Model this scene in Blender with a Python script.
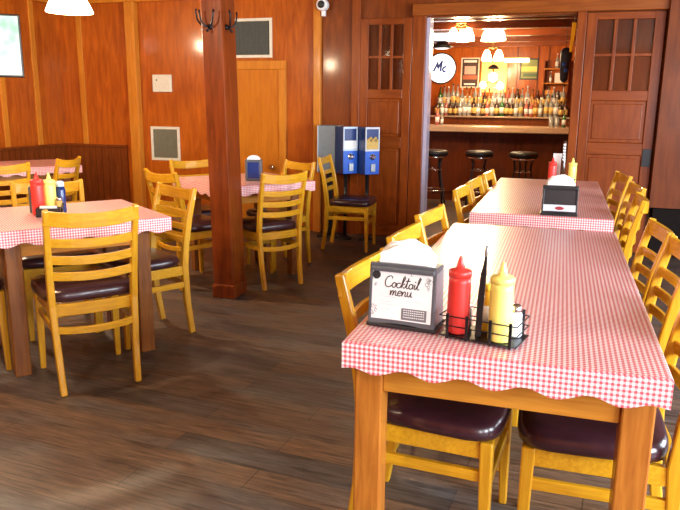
import bpy, bmesh, math, random
from mathutils import Vector, Matrix
random.seed(7)
S = bpy.context.scene
for o in list(bpy.data.objects): bpy.data.objects.remove(o)
C = S.collection
PI = math.pi

# ---------------------------------------------------------------- camera
H, PITCH, YAW, ROLL = 1.3608, 0.217, 0.3069, 0.011
cam = bpy.data.objects.new('camera', bpy.data.cameras.new('camera')); C.objects.link(cam)
cam.data.sensor_width = 36; cam.data.lens = 36*688.84/680; cam.data.clip_start = .02
cy, sy, cp, sp = math.cos(YAW), math.sin(YAW), math.cos(PITCH), math.sin(PITCH)
F = Vector((-sy*cp, cy*cp, -sp)); R = Vector((cy, sy, 0)); U = R.cross(F)
R2 = R*math.cos(ROLL)+U*math.sin(ROLL); U2 = U*math.cos(ROLL)-R*math.sin(ROLL)
cam.matrix_world = Matrix(((R2.x,U2.x,-F.x,0),(R2.y,U2.y,-F.y,0),(R2.z,U2.z,-F.z,H),(0,0,0,1)))
S.camera = cam
# ---------------------------------------------------------------- exposure, world
S.view_settings.view_transform = 'Standard'; S.view_settings.look = 'None'
S.view_settings.exposure = 0.72; S.view_settings.gamma = 1.0; S.view_settings.use_curve_mapping = False
W = bpy.data.worlds.new('daylight'); S.world = W; W.use_nodes = True
W.node_tree.nodes['Background'].inputs[0].default_value = (.75, .87, 1, 1)
W.node_tree.nodes['Background'].inputs[1].default_value = .45
# ---------------------------------------------------------------- large lights: daylight at the window openings
def area(name, loc, rot, sx, sz, power, col, spread=180):
    l = bpy.data.lights.new(name, 'AREA'); l.shape = 'RECTANGLE'; l.size = sx; l.size_y = sz
    l.energy = power; l.color = col; l.spread = math.radians(spread)
    o = bpy.data.objects.new(name, l); C.objects.link(o); o.location = loc; o.rotation_euler = rot; return o
area('window_daylight', (3.26, 0.4, 1.5), (0, math.radians(90), 0), 1.5, 2.6, 290, (.80,.90,1))
area('window_daylight', (3.26, 3.9, 1.5), (0, math.radians(90), 0), 1.5, 2.2, 130, (.80,.90,1))
area('window_daylight', (2.55, -2.26, 1.5), (math.radians(90), 0, 0), 1.15, 1.5, 70, (.80,.90,1))
def point(name, loc, power, col=(1,.78,.52), r=.06):
    l = bpy.data.lights.new(name, 'POINT'); l.energy = power; l.color = col; l.shadow_soft_size = r
    o = bpy.data.objects.new(name, l); C.objects.link(o); o.location = loc; return o

# ---------------------------------------------------------------- materials
def newmat(name):
    m = bpy.data.materials.new(name); m.use_nodes = True
    return m, m.node_tree.nodes, m.node_tree.links, m.node_tree.nodes['Principled BSDF']
def plain(name, col, rough=.5, metal=0, spec=.5, coat=0, var=.06, scale=30, trans=0, emit=None, es=0):
    m, N, L, b = newmat(name)
    tc = N.new('ShaderNodeTexCoord'); nz = N.new('ShaderNodeTexNoise'); nz.inputs['Scale'].default_value = scale
    L.new(tc.outputs['Object'], nz.inputs['Vector'])
    r = N.new('ShaderNodeValToRGB')
    r.color_ramp.elements[0].color = tuple(c*(1-var) for c in col)+(1,)
    r.color_ramp.elements[1].color = tuple(min(1,c*(1+var)) for c in col)+(1,)
    r.color_ramp.elements[0].position = .3; r.color_ramp.elements[1].position = .7
    L.new(nz.outputs['Fac'], r.inputs[0]); L.new(r.outputs[0], b.inputs['Base Color'])
    b.inputs['Roughness'].default_value = rough; b.inputs['Metallic'].default_value = metal
    b.inputs['Specular IOR Level'].default_value = spec
    b.inputs['Coat Weight'].default_value = coat; b.inputs['Coat Roughness'].default_value = .08
    b.inputs['Transmission Weight'].default_value = trans
    if emit: b.inputs['Emission Color'].default_value = emit+(1,); b.inputs['Emission Strength'].default_value = es
    return m
def wood(name, c1, c2, axis='Z', rough=.3, coat=.3, stretch=9, scale=5, blotch=.35, coatr=.12):
    m, N, L, b = newmat(name)
    tc = N.new('ShaderNodeTexCoord'); mp = N.new('ShaderNodeMapping')
    s = [stretch]*3; s['XYZ'.index(axis)] = 1; mp.inputs['Scale'].default_value = s
    L.new(tc.outputs['Object'], mp.inputs[0])
    n1 = N.new('ShaderNodeTexNoise'); n1.inputs['Scale'].default_value = scale; n1.inputs['Detail'].default_value = 6; n1.inputs['Distortion'].default_value = .6
    L.new(mp.outputs[0], n1.inputs['Vector'])
    n2 = N.new('ShaderNodeTexNoise'); n2.inputs['Scale'].default_value = 1.7; n2.inputs['Detail'].default_value = 3
    L.new(tc.outputs['Object'], n2.inputs['Vector'])
    mx = N.new('ShaderNodeMix'); mx.data_type = 'FLOAT'; mx.inputs[0].default_value = blotch
    L.new(n1.outputs['Fac'], mx.inputs[2]); L.new(n2.outputs['Fac'], mx.inputs[3])
    r = N.new('ShaderNodeValToRGB'); r.color_ramp.elements[0].position = .36; r.color_ramp.elements[1].position = .64
    r.color_ramp.elements[0].color = c2+(1,); r.color_ramp.elements[1].color = c1+(1,)
    L.new(mx.outputs[0], r.inputs[0]); L.new(r.outputs[0], b.inputs['Base Color'])
    b.inputs['Roughness'].default_value = rough; b.inputs['Specular IOR Level'].default_value = .22; b.inputs['Coat Weight'].default_value = coat; b.inputs['Coat Roughness'].default_value = coatr
    bp = N.new('ShaderNodeBump'); bp.inputs['Strength'].default_value = .05; L.new(n1.outputs['Fac'], bp.inputs['Height']); L.new(bp.outputs[0], b.inputs['Normal'])
    return m
def emis(name, col, st):
    m, N, L, b = newmat(name)
    b.inputs['Base Color'].default_value = col+(1,); b.inputs['Emission Color'].default_value = col+(1,); b.inputs['Emission Strength'].default_value = st
    return m

WALL = wood('varnished_panel_wood', (.56,.130,.008), (.34,.064,.004), 'Z', .38, .35, 7, 3)
WALLD = wood('dark_panel_wood', (.25,.052,.005), (.15,.028,.003), 'Z', .38, .20, 7, 3)
WALLR = wood('red_brown_panel_wood', (.21,.045,.005), (.13,.026,.003), 'Z', .45, .03, 7, 3)
BATT = wood('light_batten_wood', (.68,.25,.025), (.54,.17,.015), 'Z', .35, .2, 9, 4)
WAINS = wood('wainscot_wood', (.24,.055,.008), (.14,.028,.005), 'Z', .4, .2, 12, 4)
DOORW = wood('door_wood', (.62,.20,.014), (.50,.14,.009), 'Z', .36, .15, 8, 3)
SLIDE = wood('glazed_door_wood', (.31,.064,.006), (.19,.035,.004), 'Z', .34, .15, 8, 3)
SLIDEX = wood('glazed_door_rail_wood', (.31,.064,.006), (.19,.035,.004), 'X', .34, .15, 8, 3)
BEAM = wood('header_beam_wood', (.34,.090,.010), (.23,.050,.006), 'X', .35, .15, 9, 3)
POST = wood('post_wood', (.27,.050,.007), (.14,.024,.004), 'Z', .32, .7, 10, 4, coatr=.2)
CHZ = wood('honey_chair_wood_upright', (.73,.385,.020), (.57,.265,.011), 'Z', .28, .4, 14, 6, .3)
CHX = wood('honey_chair_wood_cross', (.73,.385,.020), (.57,.265,.011), 'X', .28, .4, 14, 6, .3)
CHY = wood('honey_chair_wood_deep', (.73,.385,.020), (.57,.265,.011), 'Y', .28, .4, 14, 6, .3)
TBX = wood('table_wood_cross', (.60,.25,.030), (.44,.155,.016), 'X', .4, .2, 12, 5)
TBY = wood('table_wood_deep', (.60,.25,.030), (.44,.155,.016), 'Y', .4, .2, 12, 5)
TBZ = wood('table_wood_upright', (.52,.19,.026), (.32,.095,.012), 'Z', .4, .2, 12, 5)
BARTOP = wood('bar_top_wood', (.52,.36,.24), (.42,.28,.18), 'X', .3, .3, 9, 3)
CEILB = wood('bar_ceiling_wood', (.30,.075,.025), (.17,.040,.014), 'X', .3, .5, 9, 3)
TBD = wood('dark_table_leg_wood', (.30,.11,.022), (.17,.055,.012), 'Z', .4, .2, 12, 5)
BARB = wood('dark_bar_front_wood', (.12,.024,.004), (.07,.013,.002), 'Z', .5, .05, 7, 3)
VINYL = plain('maroon_vinyl', (.040,.012,.017), .28, var=.15, coat=.3)
BLACK = plain('black_plastic', (.016,.016,.018), .35)
BMETAL = plain('black_metal', (.02,.02,.022), .3, metal=.5)
CHROME = plain('chrome', (.75,.76,.78), .15, metal=1, var=.02)
STEEL = plain('brushed_grey_metal', (.42,.44,.47), .35, metal=.8)
GUNM = plain('dark_grey_plastic', (.10,.105,.115), .3)
WHITE = plain('white_card', (.85,.85,.84), .4, var=.02)
NAP = plain('white_paper_napkins', (.93,.93,.91), .8, var=.03, scale=60)
INK = plain('black_ink', (.02,.02,.02), .6)
GREYINK = plain('grey_ink', (.55,.55,.56), .6)
RED = plain('red_squeeze_plastic', (.76,.045,.035), .35, coat=.2)
YEL = plain('yellow_squeeze_plastic', (.95,.86,.20), .35, coat=.2)
CREAM = plain('cream_plastic', (.80,.74,.58), .5)
VENTD = plain('vent_louvre', (.22,.20,.13), .6)
VENTB = plain('dark_vent_louvre', (.075,.08,.07), .6)
BLUE = plain('blue_plastic', (.02,.12,.62), .3, coat=.4)
NAVY = plain('navy_plastic', (.008,.03,.16), .3, coat=.3)
BASEB = plain('dark_base_paint', (.014,.010,.009), .9, spec=.1)
CEILP = plain('brown_ceiling', (.20,.11,.05), .7)
AMBERG = plain('amber_bottle_glass', (.30,.09,.012), .08, coat=.6)
GREENG = plain('green_bottle_glass', (.03,.14,.04), .08, coat=.6)
CLEARG = plain('clear_bottle_glass', (.55,.56,.54), .06, coat=.6, trans=.5)
BROWNG = plain('dark_bottle_glass', (.05,.02,.012), .08, coat=.6)
PINKG = plain('rosy_bottle_glass', (.45,.13,.10), .1, coat=.6)
LAMPW = emis('lit_warm_glass_shade', (1,.84,.58), 5)
LAMPB = emis('lit_bar_glass_shade', (1,.78,.45), 9)
BRASS = plain('dark_brass', (.30,.18,.06), .3, metal=.9)
SEED = plain('jar_contents', (.62,.40,.10), .6, var=.3, scale=120)

def glass(name, tint=(.95,.97,.97)):
    m, N, L, b = newmat(name)
    N.remove(b); out = N['Material Output']
    t = N.new('ShaderNodeBsdfTransparent'); t.inputs[0].default_value = tint+(1,)
    g = N.new('ShaderNodeBsdfGlossy'); g.inputs['Roughness'].default_value = .05
    fr = N.new('ShaderNodeFresnel'); fr.inputs[0].default_value = 1.5
    x = N.new('ShaderNodeMixShader'); L.new(fr.outputs[0], x.inputs[0]); L.new(t.outputs[0], x.inputs[1]); L.new(g.outputs[0], x.inputs[2]); L.new(x.outputs[0], out.inputs[0])
    return m
GLASS = glass('clear_glass'); PANE = glass('door_pane_glass', (.92,.88,.84))

def floor_mat():
    m, N, L, b = newmat('vinyl_plank_floor')
    tc = N.new('ShaderNodeTexCoord'); rot = N.new('ShaderNodeMapping'); rot.inputs['Rotation'].default_value = (0,0,math.radians(4))
    L.new(tc.outputs['Object'], rot.inputs[0])
    br = N.new('ShaderNodeTexBrick'); br.offset = .37; br.inputs['Scale'].default_value = 1
    br.inputs['Brick Width'].default_value = 1.15; br.inputs['Row Height'].default_value = .15
    br.inputs['Mortar Size'].default_value = .0022; br.inputs['Mortar Smooth'].default_value = .3
    br.inputs['Color1'].default_value = (.112,.064,.038,1); br.inputs['Color2'].default_value = (.046,.037,.035,1); br.inputs['Mortar'].default_value = (.02,.014,.01,1)
    L.new(rot.outputs[0], br.inputs['Vector'])
    mp = N.new('ShaderNodeMapping'); mp.inputs['Scale'].default_value = (1.7,22,1); L.new(rot.outputs[0], mp.inputs[0])
    n = N.new('ShaderNodeTexNoise'); n.inputs['Scale'].default_value = 2.6; n.inputs['Detail'].default_value = 10; n.inputs['Roughness'].default_value = .74; n.inputs['Distortion'].default_value = .5
    L.new(mp.outputs[0], n.inputs['Vector'])
    r = N.new('ShaderNodeValToRGB'); r.color_ramp.elements[0].position = .33; r.color_ramp.elements[1].position = .68
    r.color_ramp.elements[0].color = (.22,.22,.23,1); r.color_ramp.elements[1].color = (2.5,2.5,2.45,1)
    L.new(n.outputs['Fac'], r.inputs[0])
    mx = N.new('ShaderNodeMix'); mx.data_type = 'RGBA'; mx.blend_type = 'MULTIPLY'; mx.inputs[0].default_value = 1
    mp2 = N.new('ShaderNodeMapping'); mp2.inputs['Scale'].default_value = (.9,4.5,1); L.new(rot.outputs[0], mp2.inputs[0])
    n3 = N.new('ShaderNodeTexNoise'); n3.inputs['Scale'].default_value = 1.6; n3.inputs['Detail'].default_value = 5; L.new(mp2.outputs[0], n3.inputs['Vector'])
    r3 = N.new('ShaderNodeMapRange'); r3.inputs[1].default_value = .48; r3.inputs[2].default_value = .66; r3.inputs[4].default_value = .75; L.new(n3.outputs['Fac'], r3.inputs[0])
    g3 = N.new('ShaderNodeMix'); g3.data_type = 'RGBA'; g3.inputs[7].default_value = (.070,.066,.066,1); L.new(r3.outputs[0], g3.inputs[0]); L.new(br.outputs['Color'], g3.inputs[6])
    L.new(g3.outputs[2], mx.inputs[6]); L.new(r.outputs[0], mx.inputs[7]); L.new(mx.outputs[2], b.inputs['Base Color'])
    rr = N.new('ShaderNodeMapRange'); rr.inputs[3].default_value = .36; rr.inputs[4].default_value = .56; L.new(n.outputs['Fac'], rr.inputs[0]); L.new(rr.outputs[0], b.inputs['Roughness'])
    bp = N.new('ShaderNodeBump'); bp.inputs['Strength'].default_value = .12; bp.inputs['Distance'].default_value = .01; L.new(n.outputs['Fac'], bp.inputs['Height']); L.new(bp.outputs[0], b.inputs['Normal'])
    return m
FLOORM = floor_mat()
def gingham():
    m, N, L, b = newmat('red_white_gingham_vinyl')
    uv = N.new('ShaderNodeUVMap'); uv.uv_map = 'UVMap'; sx = N.new('ShaderNodeSeparateXYZ'); L.new(uv.outputs[0], sx.inputs[0])
    def sq(o):
        a = N.new('ShaderNodeMath'); a.operation = 'MULTIPLY'; a.inputs[1].default_value = 1/.0127; L.new(o, a.inputs[0])
        f = N.new('ShaderNodeMath'); f.operation = 'FRACT'; L.new(a.outputs[0], f.inputs[0])
        g = N.new('ShaderNodeMath'); g.operation = 'GREATER_THAN'; g.inputs[1].default_value = .5; L.new(f.outputs[0], g.inputs[0]); return g
    gx, gy = sq(sx.outputs[0]), sq(sx.outputs[1])
    ad = N.new('ShaderNodeMath'); ad.operation = 'ADD'; L.new(gx.outputs[0], ad.inputs[0]); L.new(gy.outputs[0], ad.inputs[1])
    h = N.new('ShaderNodeMath'); h.operation = 'MULTIPLY'; h.inputs[1].default_value = .5; L.new(ad.outputs[0], h.inputs[0])
    r = N.new('ShaderNodeValToRGB'); r.color_ramp.elements[0].color = (.93,.87,.86,1); r.color_ramp.elements[1].color = (.66,.085,.105,1)
    e = r.color_ramp.elements.new(.5); e.color = (.86,.42,.43,1)
    L.new(h.outputs[0], r.inputs[0]); L.new(r.outputs[0], b.inputs['Base Color'])
    b.inputs['Roughness'].default_value = .38; b.inputs['Coat Weight'].default_value = .5; b.inputs['Coat Roughness'].default_value = .22
    return m
GING = gingham()

# ---------------------------------------------------------------- mesh helpers
def B(): return bmesh.new()
def box(bm, x0,x1,y0,y1,z0,z1, M=None, mi=0):
    vs = [bm.verts.new((x,y,z)) for z in (z0,z1) for y in (y0,y1) for x in (x0,x1)]
    if M is not None:
        for v in vs: v.co = M @ v.co
    for f in ((0,2,3,1),(4,5,7,6),(0,1,5,4),(2,6,7,3),(0,4,6,2),(1,3,7,5)):
        g = bm.faces.new([vs[i] for i in f]); g.material_index = mi
    return bm
def sweep(bm, pts, sizes, side, caps=True):
    """rectangular section along a path: sizes (a along side, b along tangent x side)"""
    side = Vector(side).normalized(); pts = [Vector(p) for p in pts]; rings = []
    for i, p in enumerate(pts):
        t = (pts[min(i+1,len(pts)-1)]-pts[max(i-1,0)]).normalized()
        s = (side - t*side.dot(t)).normalized(); n = t.cross(s)
        a, b = sizes[i] if isinstance(sizes, list) else sizes
        rings.append([bm.verts.new(p+s*a/2*i1+n*b/2*j1) for i1,j1 in ((-1,-1),(1,-1),(1,1),(-1,1))])
    for A_, B_ in zip(rings, rings[1:]):
        for k in range(4): bm.faces.new((A_[k],A_[(k+1)%4],B_[(k+1)%4],B_[k]))
    bm.faces.new(rings[0][::-1]); bm.faces.new(rings[-1])
    return bm
def tube(bm, pts, r, n=8):
    pts = [Vector(p) for p in pts]; rings = []
    for i, p in enumerate(pts):
        t = (pts[min(i+1,len(pts)-1)]-pts[max(i-1,0)]).normalized()
        s = t.orthogonal().normalized() if i == 0 else (s0 - t*s0.dot(t)).normalized()
        s0 = s; q = t.cross(s); rr = r[i] if isinstance(r, list) else r
        rings.append([bm.verts.new(p+(s*math.cos(2*PI*k/n)+q*math.sin(2*PI*k/n))*rr) for k in range(n)])
    for A_, B_ in zip(rings, rings[1:]):
        for k in range(n): bm.faces.new((A_[k],A_[(k+1)%n],B_[(k+1)%n],B_[k])).smooth = True
    bm.faces.new(rings[0][::-1]); bm.faces.new(rings[-1])
    return bm
def lathe(bm, prof, c=(0,0,0), n=20, M=None):
    rings = []
    for r, z in prof:
        ring = []
        for k in range(n):
            v = Vector((c[0]+r*math.cos(2*PI*k/n), c[1]+r*math.sin(2*PI*k/n), c[2]+z))
            if M is not None: v = M @ v
            ring.append(bm.verts.new(v))
        rings.append(ring)
    for A_, B_ in zip(rings, rings[1:]):
        for k in range(n): bm.faces.new((A_[k],A_[(k+1)%n],B_[(k+1)%n],B_[k])).smooth = True
    bm.faces.new(rings[0][::-1]); bm.faces.new(rings[-1])
    return bm
def obj(name, bm, mat, parent=None, bev=0, seg=2, loc=None, rot=None):
    bmesh.ops.recalc_face_normals(bm, faces=bm.faces)
    if bev:
        es = [e for e in bm.edges if len(e.link_faces)==2 and e.calc_face_angle(0) > .6]
        bmesh.ops.bevel(bm, geom=es, offset=bev, segments=seg, profile=.5, affect='EDGES', clamp_overlap=True)
    me = bpy.data.meshes.new(name); bm.to_mesh(me); bm.free()
    for m in (mat if isinstance(mat, (list,tuple)) else [mat]): me.materials.append(m)
    o = bpy.data.objects.new(name, me); C.objects.link(o)
    if parent: o.parent = parent
    if loc: o.location = loc
    if rot: o.rotation_euler = rot
    return o
def tag(o, label, cat, group=None):
    o['label'] = label; o['category'] = cat
    if group: o['group'] = group
    return o
def thing(name, label, cat, loc=(0,0,0), rz=0, group=None):
    o = bpy.data.objects.new(name, None); C.objects.link(o); o.empty_display_size = .1
    o.location = loc; o.rotation_euler = (0,0,rz); return tag(o, label, cat, group)
def struct(name, bm, m, parent=None, bev=0):
    o = obj(name, bm, m, parent, bev)
    if not parent: o['kind'] = 'structure'
    return o
def dup(o, parent=None):
    c = o.copy(); C.objects.link(c); c.parent = parent
    for ch in list(o.children): dup(ch, c)
    return c
def copy_of(src, name, label, loc, rz=0, group=None, tilt=None):
    c = dup(src); c.name = name; c['label'] = label; c.location = loc; c.rotation_euler = (0,0,rz)
    if group: c['group'] = group
    return c
def ribbon(bm, pts, w, M, t=.0004):
    """a flat pen stroke through 2D points, laid on the plane of M (x right, z up, thickness along -y)"""
    pts = [Vector((a,b)) for a,b in pts]; up = []
    for i, p in enumerate(pts):
        d = (pts[min(i+1,len(pts)-1)]-pts[max(i-1,0)]).normalized(); n = Vector((-d.y,d.x))*w/2
        up.append([bm.verts.new(M @ Vector((q.x, yy, q.y))) for q in (p+n,p-n) for yy in (0,-t)])
    for a, b in zip(up, up[1:]):
        for i, j in ((0,1),(1,3),(3,2),(2,0)): bm.faces.new((a[i],a[j],b[j],b[i]))
    bm.faces.new((up[0][0],up[0][2],up[0][3],up[0][1])); bm.faces.new((up[-1][0],up[-1][1],up[-1][3],up[-1][2]))
def arc(cx, cz, rx, rz, a0, a1, n=9):
    return [(cx+rx*math.cos(math.radians(a0+(a1-a0)*i/n)), cz+rz*math.sin(math.radians(a0+(a1-a0)*i/n))) for i in range(n+1)]
GL = {  # cursive letters: strokes in units of cap height, and advance
 'C': ([[(.62,.78)]+arc(.42,.5,.36,.5,60,320,12)], .72),
 'o': ([arc(.2,.22,.17,.22,60,420,12)+[(.45,.34)]], .42),
 'c': ([arc(.22,.22,.19,.22,50,320,9)], .38),
 'k': ([[(0,.1),(.16,.5),(.26,.95),(.18,1.08),(.1,.9),(.08,0)], [(.34,.42),(.12,.24),(.3,.03),(.42,.06)]], .42),
 't': ([[(.0,.1),(.12,.5),(.14,.95)], [(.14,.95),(.1,.1),(.2,0),(.32,.08)], [(-.06,.66),(.34,.70)]], .30),
 'a': ([arc(.2,.22,.17,.22,50,400,12)+[(.36,.44),(.36,.08),(.46,.04)]], .46),
 'i': ([[(.06,.44),(.06,.08),(.14,0),(.24,.08)], arc(.06,.66,.02,.03,0,360,5)], .22),
 'l': ([[(0,.12),(.18,.6),(.24,1.0),(.14,1.08),(.09,.8),(.09,.08),(.18,0),(.3,.08)]], .28),
 'm': ([[(.02,.42),(.06,0)], [(.06,.0),(.12,.3),(.22,.44),(.28,.34),(.28,0)], [(.28,0),(.34,.3),(.44,.44),(.5,.34),(.5,.06),(.58,0),(.66,.08)]], .64),
 'e': ([[(.04,.2),(.3,.28)]+arc(.2,.22,.16,.22,20,320,10)], .38),
 'n': ([[(.02,.42),(.06,0)], [(.06,.0),(.12,.3),(.24,.44),(.32,.34),(.32,.06),(.4,0),(.48,.08)]], .46),
 'u': ([[(.04,.44),(.06,.1),(.16,0),(.28,.1),(.34,.44)], [(.34,.44),(.34,.06),(.42,0),(.5,.08)]], .48),
 'M': ([[(0,0),(.16,.5),(.24,1),(.3,.5),(.36,.25),(.5,.7),(.6,1),(.62,.5),(.66,.06),(.78,.02)]], .82),
 'L': ([[(.3,.8),(.2,1),(.08,.85),(.14,.3),(0,.02),(.2,.08),(.5,0)]], .55),
}
def script(bm, text, x, z, h, w, M, slant=.22):
    for ch in text:
        st, adv = GL[ch]
        for s in st: ribbon(bm, [(x+(a+slant*b)*h, z+b*h) for a,b in s], w, M)
        x += adv*h
    return x

# ================================================================ THE ROOM
XL, XR, YB, YF, ZC = -5.66, 3.3, -2.3, 6.95, 2.5
OX0, OX1, OZ = -1.34, .05, 2.18            # opening to the bar
b = B(); box(b, -6.2, 3.6, -2.6, 12.2, -.08, 0); struct('floor', b, FLOORM)
b = B(); box(b, -6.2, 3.6, -2.6, 7.13, ZC, ZC+.08); struct('ceiling', b, CEILP)
b = B()   # far wall, open to the bar
box(b, XL-.15, -2.5, YF, YF+.16, 0, ZC); struct('wall_far', b, WALL)
b = B(); box(b, -2.5, OX0, YF, YF+.16, 0, ZC); box(b, OX1, .80, YF, YF+.16, 0, ZC); box(b, OX0, OX1, YF, YF+.16, OZ, ZC)
struct('wall_far_bar', b, WALLD)
b = B(); box(b, .80, XR+.2, YF-.14, YF+.16, .46, ZC); struct('wall_far_right', b, WALLR)
b = B(); box(b, .84, XR+.2, YF-.10, YF+.16, 0, .46); struct('baseboard_far_right', b, BASEB)
b = B(); box(b, XL-.15, XL, YB-.2, YF, 0, ZC); struct('wall_left', b, WALL)
b = B()   # right wall with two windows
for y0,y1,z0,z1 in ((YB-.2,YF,0,.72),(YB-.2,YF,2.28,ZC),(YB-.2,-.95,.72,2.28),(1.75,2.75,.72,2.28),(5.05,YF,.72,2.28)): box(b, XR, XR+.15, y0,y1,z0,z1)
struct('wall_right', b, WALL)
b = B()
for x0,x1,z0,z1 in ((XL,XR,0,.72),(XL,XR,2.28,ZC),(XL,1.95,.72,2.28),(3.15,XR,.72,2.28)): box(b, x0,x1, YB-.15, YB, z0,z1)
struct('wall_back', b, WALL)
def window(name, M, w):
    b = B(); 
    for x0,x1,z0,z1 in ((-w/2,w/2,.72,.80),(-w/2,w/2,2.2,2.28),(-w/2,-w/2+.07,.8,2.2),(w/2-.07,w/2,.8,2.2),(-.03,.03,.8,2.2)): box(b, x0,x1,-.03,.03,z0,z1,M)
    struct(name, b, BATT)
window('window_1', Matrix.Translation((XR+.07,.4,0))@Matrix.Rotation(PI/2,4,'Z'), 2.7)
window('window_2', Matrix.Translation((XR+.07,3.9,0))@Matrix.Rotation(PI/2,4,'Z'), 2.3)
window('window_3', Matrix.Translation((2.55,YB-.07,0)), 1.2)
# crown, battens, wainscot
b = B(); box(b, XL, OX0-.7, YF-.06, YF, 2.42, ZC); box(b, XL, XL+.06, YB, YF, 2.42, ZC); struct('trim_1', b, BATT, bev=.01)
b = B()
for x in (-5.36,): box(b, x-.035, x+.035, YF-.02, YF, .86, 2.42)
for y in (6.52, 6.02, 5.5, 4.9): box(b, XL, XL+.02, y-.035, y+.035, .86, 2.42)
struct('trim_2', b, BATT, bev=.004)
b = B(); box(b, -4.70, -4.58, YF-.09, YF, 0, 2.42); struct('trim_3', b, BATT, bev=.008)
b = B(); box(b, -2.50, -2.42, YF-.05, YF, 0, ZC); struct('trim_4', b, BATT, bev=.006)
b = B(); box(b, -2.09, -2.00, YF-.05, YF, 0, ZC); struct('trim_5', b, SLIDE, bev=.006)
def wainscot(name, n, step, M):
    b = B()
    for i in range(n): box(b, i*step+.003, (i+1)*step-.003, -.022, 0, 0, .83, M)
    box(b, 0, n*step, -.012, 0, 0, .83, M)
    struct(name, b, WAINS)
    b = B(); box(b, 0, n*step, -.04, 0, .83, .86, M); struct(name.replace('wall','trim'), b, WAINS, bev=.006)
wainscot('wall_far_wainscot', 10, .086, Matrix.Translation((XL,YF,0)))
wainscot('wall_left_wainscot', 34, .09, Matrix.Translation((XL,YF-.04,0))@Matrix.Rotation(-PI/2,4,'Z')@Matrix.Scale(-1,4,(0,1,0)))
# bar opening casing and header
b = B(); box(b, -1.47, OX0, YF-.05, YF+.18, 0, 2.28); struct('trim_6', b, SLIDE, bev=.006)
b = B(); box(b, OX1, .13, YF-.05, YF+.18, 0, 2.28); struct('trim_7', b, SLIDE, bev=.006)
b = B(); box(b, -1.47, 1.6, YF-.09, YF-.05, 2.19, 2.30); box(b, -1.47,.80, YF-.05, YF, 2.19,2.30); struct('trim_8', b, BEAM, bev=.006)
b = B(); box(b, OX0, OX0+.035, YF+.0, YF+.16, 0, OZ); struct('trim_9', b, plain('jamb_reflection_tint',(.55,.5,.62),.25,coat=.5))  # pale lilac colour stands for the reflection on the jamb
# plain door on the left part of the far wall, with its frame
b = B(); box(b, -3.46,-2.89, YF-.03, YF, 0.01, 1.70); D1 = struct('door_1', b, DOORW, bev=.003)
b = B()
for x0,x1,z0,z1 in ((-3.54,-3.46,0,1.70),(-2.89,-2.81,0,1.70),(-3.54,-2.81,1.70,1.79)): box(b, x0,x1,YF-.045,YF,z0,z1)
struct('door_frame', b, BATT, D1, .005)
b = B(); lathe(b, [(.01,0),(.012,.03),(.028,.045),(.03,.06),(.018,.075)], (0,0,0), 14, Matrix.Translation((-2.96,YF-.03,.68))@Matrix.Rotation(PI/2,4,'X')); struct('door_knob', b, CHROME, D1)
# glazed doors flanking the bar opening
def glazed(name, x0, x1, plate):
    y0, y1 = YF-.045, YF-.005
    st, pz = .085, ((.10,.90),(1.03,1.41),(1.50,2.10))
    b = B(); box(b, x0,x0+st,y0,y1,0.01,2.18); box(b, x1-st,x1,y0,y1,0.01,2.18)
    D = struct(name, b, SLIDE, bev=.004)
    b = B()
    for z0,z1 in ((.01,.12),(.92,1.03),(1.41,1.50),(2.12,2.18)): box(b, x0+st,x1-st,y0,y1,z0,z1)
    struct('rail', b, SLIDEX, D, .004)
    for z0,z1 in ((.12,.92),(1.03,1.41)):
        b = B(); box(b, x0+st,x1-st,y0+.018,y1,z0,z1); box(b, x0+st+.03,x1-st-.03,y0+.008,y1,z0+.03,z1-.03); struct('panel', b, SLIDE, D, .006)
    w = (x1-x0-2*st)
    b = B()
    for k in (1,2): box(b, x0+st+w*k/3-.014, x0+st+w*k/3+.014, y0+.002, y1, 1.50, 2.12)
    struct('mullion', b, SLIDE, D, .003)
    b = B(); box(b, x0+st, x1-st, y0+.004, y1, 1.80,1.825); struct('glazing_bar', b, SLIDE, D, .003)
    for k in range(3):
        for z0,z1 in ((1.50,1.80),(1.825,2.12)):
            b = B(); box(b, x0+st+w*k/3+.014*(k>0), x0+st+w*(k+1)/3-.014*(k<2), y0+.022, y0+.026, z0, z1); struct('pane', b, PANE, D)
    if plate:
        b = B(); box(b, x1-.08, x1-.005, y0-.006, y0, .82, .98); struct('handle_plate', b, BMETAL, D, .002)
    return D
glazed('door_2', -2.0, -1.475, False)
glazed('door_3', .135, .785, True)

# ---------------------------------------------------------------- the bar room beyond
b = B(); box(b, -2.9, 1.6, 7.11, 12.0, 2.34, 2.42); struct('ceiling_bar', b, CEILB)
b = B()
for y in (7.9, 8.8, 9.7, 10.6, 11.4): box(b, -2.8, 1.5, y-.06, y+.06, 2.25, 2.34)
struct('trim_10', b, CEILB, bev=.008)
b = B(); box(b, -2.9, 1.6, 11.8, 11.95, 0, 2.36); struct('wall_bar_back', b, WALL)
b = B(); box(b, -2.95, -2.8, 7.11, 11.8, 0, 2.36); struct('wall_bar_left', b, WALL)
b = B(); box(b, 1.5, 1.65, 7.11, 11.8, 0, 2.36); struct('wall_bar_right', b, WALL)
b = B()
for x in (-1.1,-.78,-.46,-.30,.1): box(b, x-.012, x+.012, 11.785, 11.8, 1.2, 2.3)
struct('trim_11', b, WALLD)
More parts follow.
